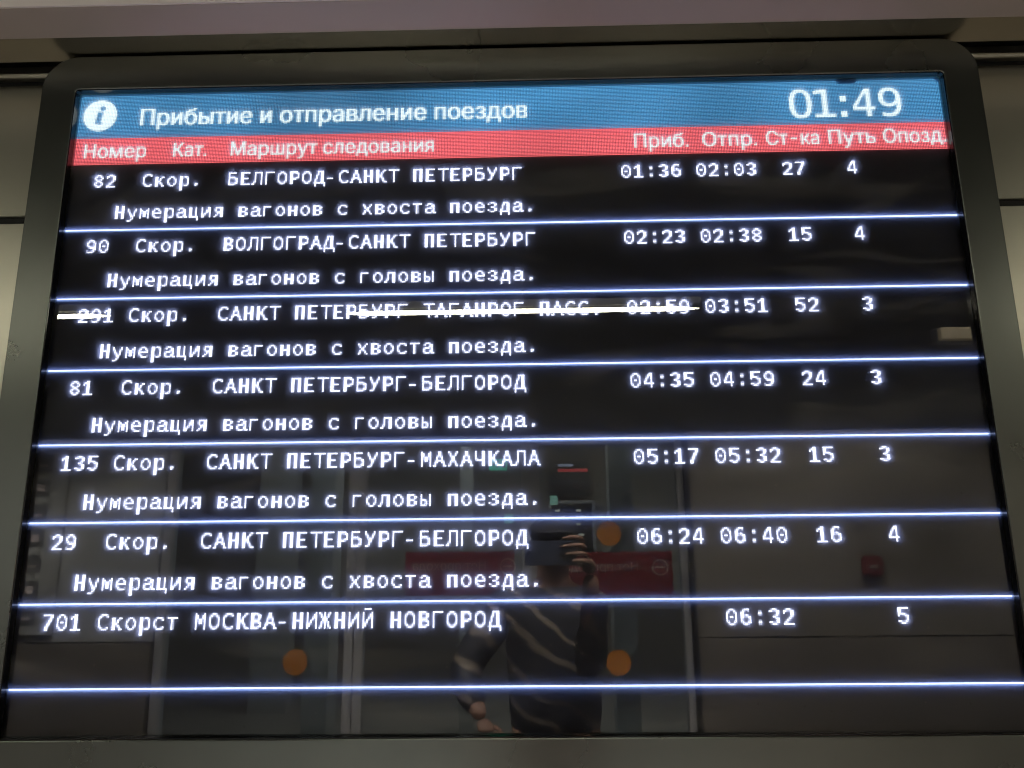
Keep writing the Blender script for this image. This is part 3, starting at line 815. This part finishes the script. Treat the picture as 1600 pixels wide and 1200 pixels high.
jk = [(.115, -1.58, .93, (.175, .135)), (.115, -1.58, 1.12, (.17, .13)), (.115, -1.575, 1.32, (.185, .135)), (.115, -1.57, 1.43, (.13, .09)), (.115, -1.565, 1.485, (.07, .065)),
      (*sh_r, .072), (*el_r, .055), (.238, -1.31, 1.48, .040), (*sh_l, .075), (*el_l, .062), (-.14, -1.405, 1.105, .042)]
je = [(0, 1), (1, 2), (2, 3), (3, 4), (3, 5), (5, 6), (6, 7), (3, 8), (8, 9), (9, 10)]
skin('jacket', jk, je, M_jacket, P, root=0)
skin('trousers', [(.115, -1.58, .98, (.155, .12)), (.02, -1.58, .86, .098), (.01, -1.57, .50, .075), (.01, -1.59, .08, .06), (.21, -1.58, .86, .098), (.22, -1.57, .50, .075), (.22, -1.59, .08, .06)],
     [(0, 1), (1, 2), (2, 3), (0, 4), (4, 5), (5, 6)], M_trousers, P)
for x in (.01, .22): MB().ball((x, -1.54, .045), .05, (1, 2.3, .9), 16).build('shoe', M_shoe, P, True)
# right hand: palm behind the right end of the phone, four fingers over its back, thumb under
def finger(parts, r):
    return [(*p, r * (1 - .12 * i)) for i, p in enumerate(parts)]
def hand(name, wrist, palm, fingers, thumb):
    pts = [(*wrist, .024), (*palm[0], (.030, .014)), (*palm[1], (.036, .012))]
    o = skin(name, pts, [(0, 1), (1, 2)], M_skin, P)
    for fg in fingers + [thumb]:
        q = skin('finger', finger(fg, .0092), [(i, i + 1) for i in range(len(fg) - 1)], M_skin, P, 1); join(o, q)
    join(bod, o)
hand('hand', wr_r, ((.214, -1.262, 1.560), (.203, -1.250, 1.585)),
     [[(.203, -1.248, 1.618), (.196, -1.228, 1.643), (.165, -1.224, 1.648), (.135, -1.227, 1.640)],
      [(.208, -1.246, 1.602), (.200, -1.224, 1.622), (.165, -1.220, 1.622), (.125, -1.226, 1.616)],
      [(.210, -1.246, 1.585), (.203, -1.224, 1.597), (.172, -1.221, 1.597), (.145, -1.227, 1.594)],
      [(.210, -1.248, 1.568), (.205, -1.228, 1.575), (.182, -1.222, 1.575), (.163, -1.227, 1.573)]],
     [(.200, -1.258, 1.560), (.185, -1.262, 1.566), (.165, -1.260, 1.580), (.150, -1.256, 1.590)])
hand('hand', wr_l, ((-.115, -1.372, 1.068), (-.105, -1.355, 1.052)),
     [[(-.085, -1.345, 1.060), (-.072, -1.335, 1.035), (-.078, -1.330, 1.012)],
      [(-.095, -1.340, 1.048), (-.085, -1.330, 1.020), (-.092, -1.328, .998)],
      [(-.108, -1.340, 1.042), (-.100, -1.330, 1.015), (-.106, -1.330, .995)],
      [(-.120, -1.345, 1.040), (-.116, -1.335, 1.018), (-.120, -1.336, 1.002)]],
     [(-.088, -1.360, 1.072), (-.066, -1.350, 1.062), (-.060, -1.342, 1.042)])
ph = empty('phone', (.10, -1.240, 1.56)); tag(ph, 'dark phone held sideways by the photographer in the reflection', 'phone')
MB().box(.018, .180, -1.2455, -1.2375, 1.560, 1.636, .003, 3).build('phone_body', M_phone, ph)
MB().cyl((.0294, -1.2368, 1.600), .006, .0015, 'Y', 24).build('lens', M_lens, ph)
MB().cyl((.0294, -1.2368, 1.620), .005, .0015, 'Y', 24).build('lens', M_lens, ph)
MB().box(.021, .177, -1.2462, -1.2456, 1.563, 1.633).build('phone_screen', mat('phone_screen', (.02, .02, .02), .1, emit=(.3, .35, .5), es=.5), ph)
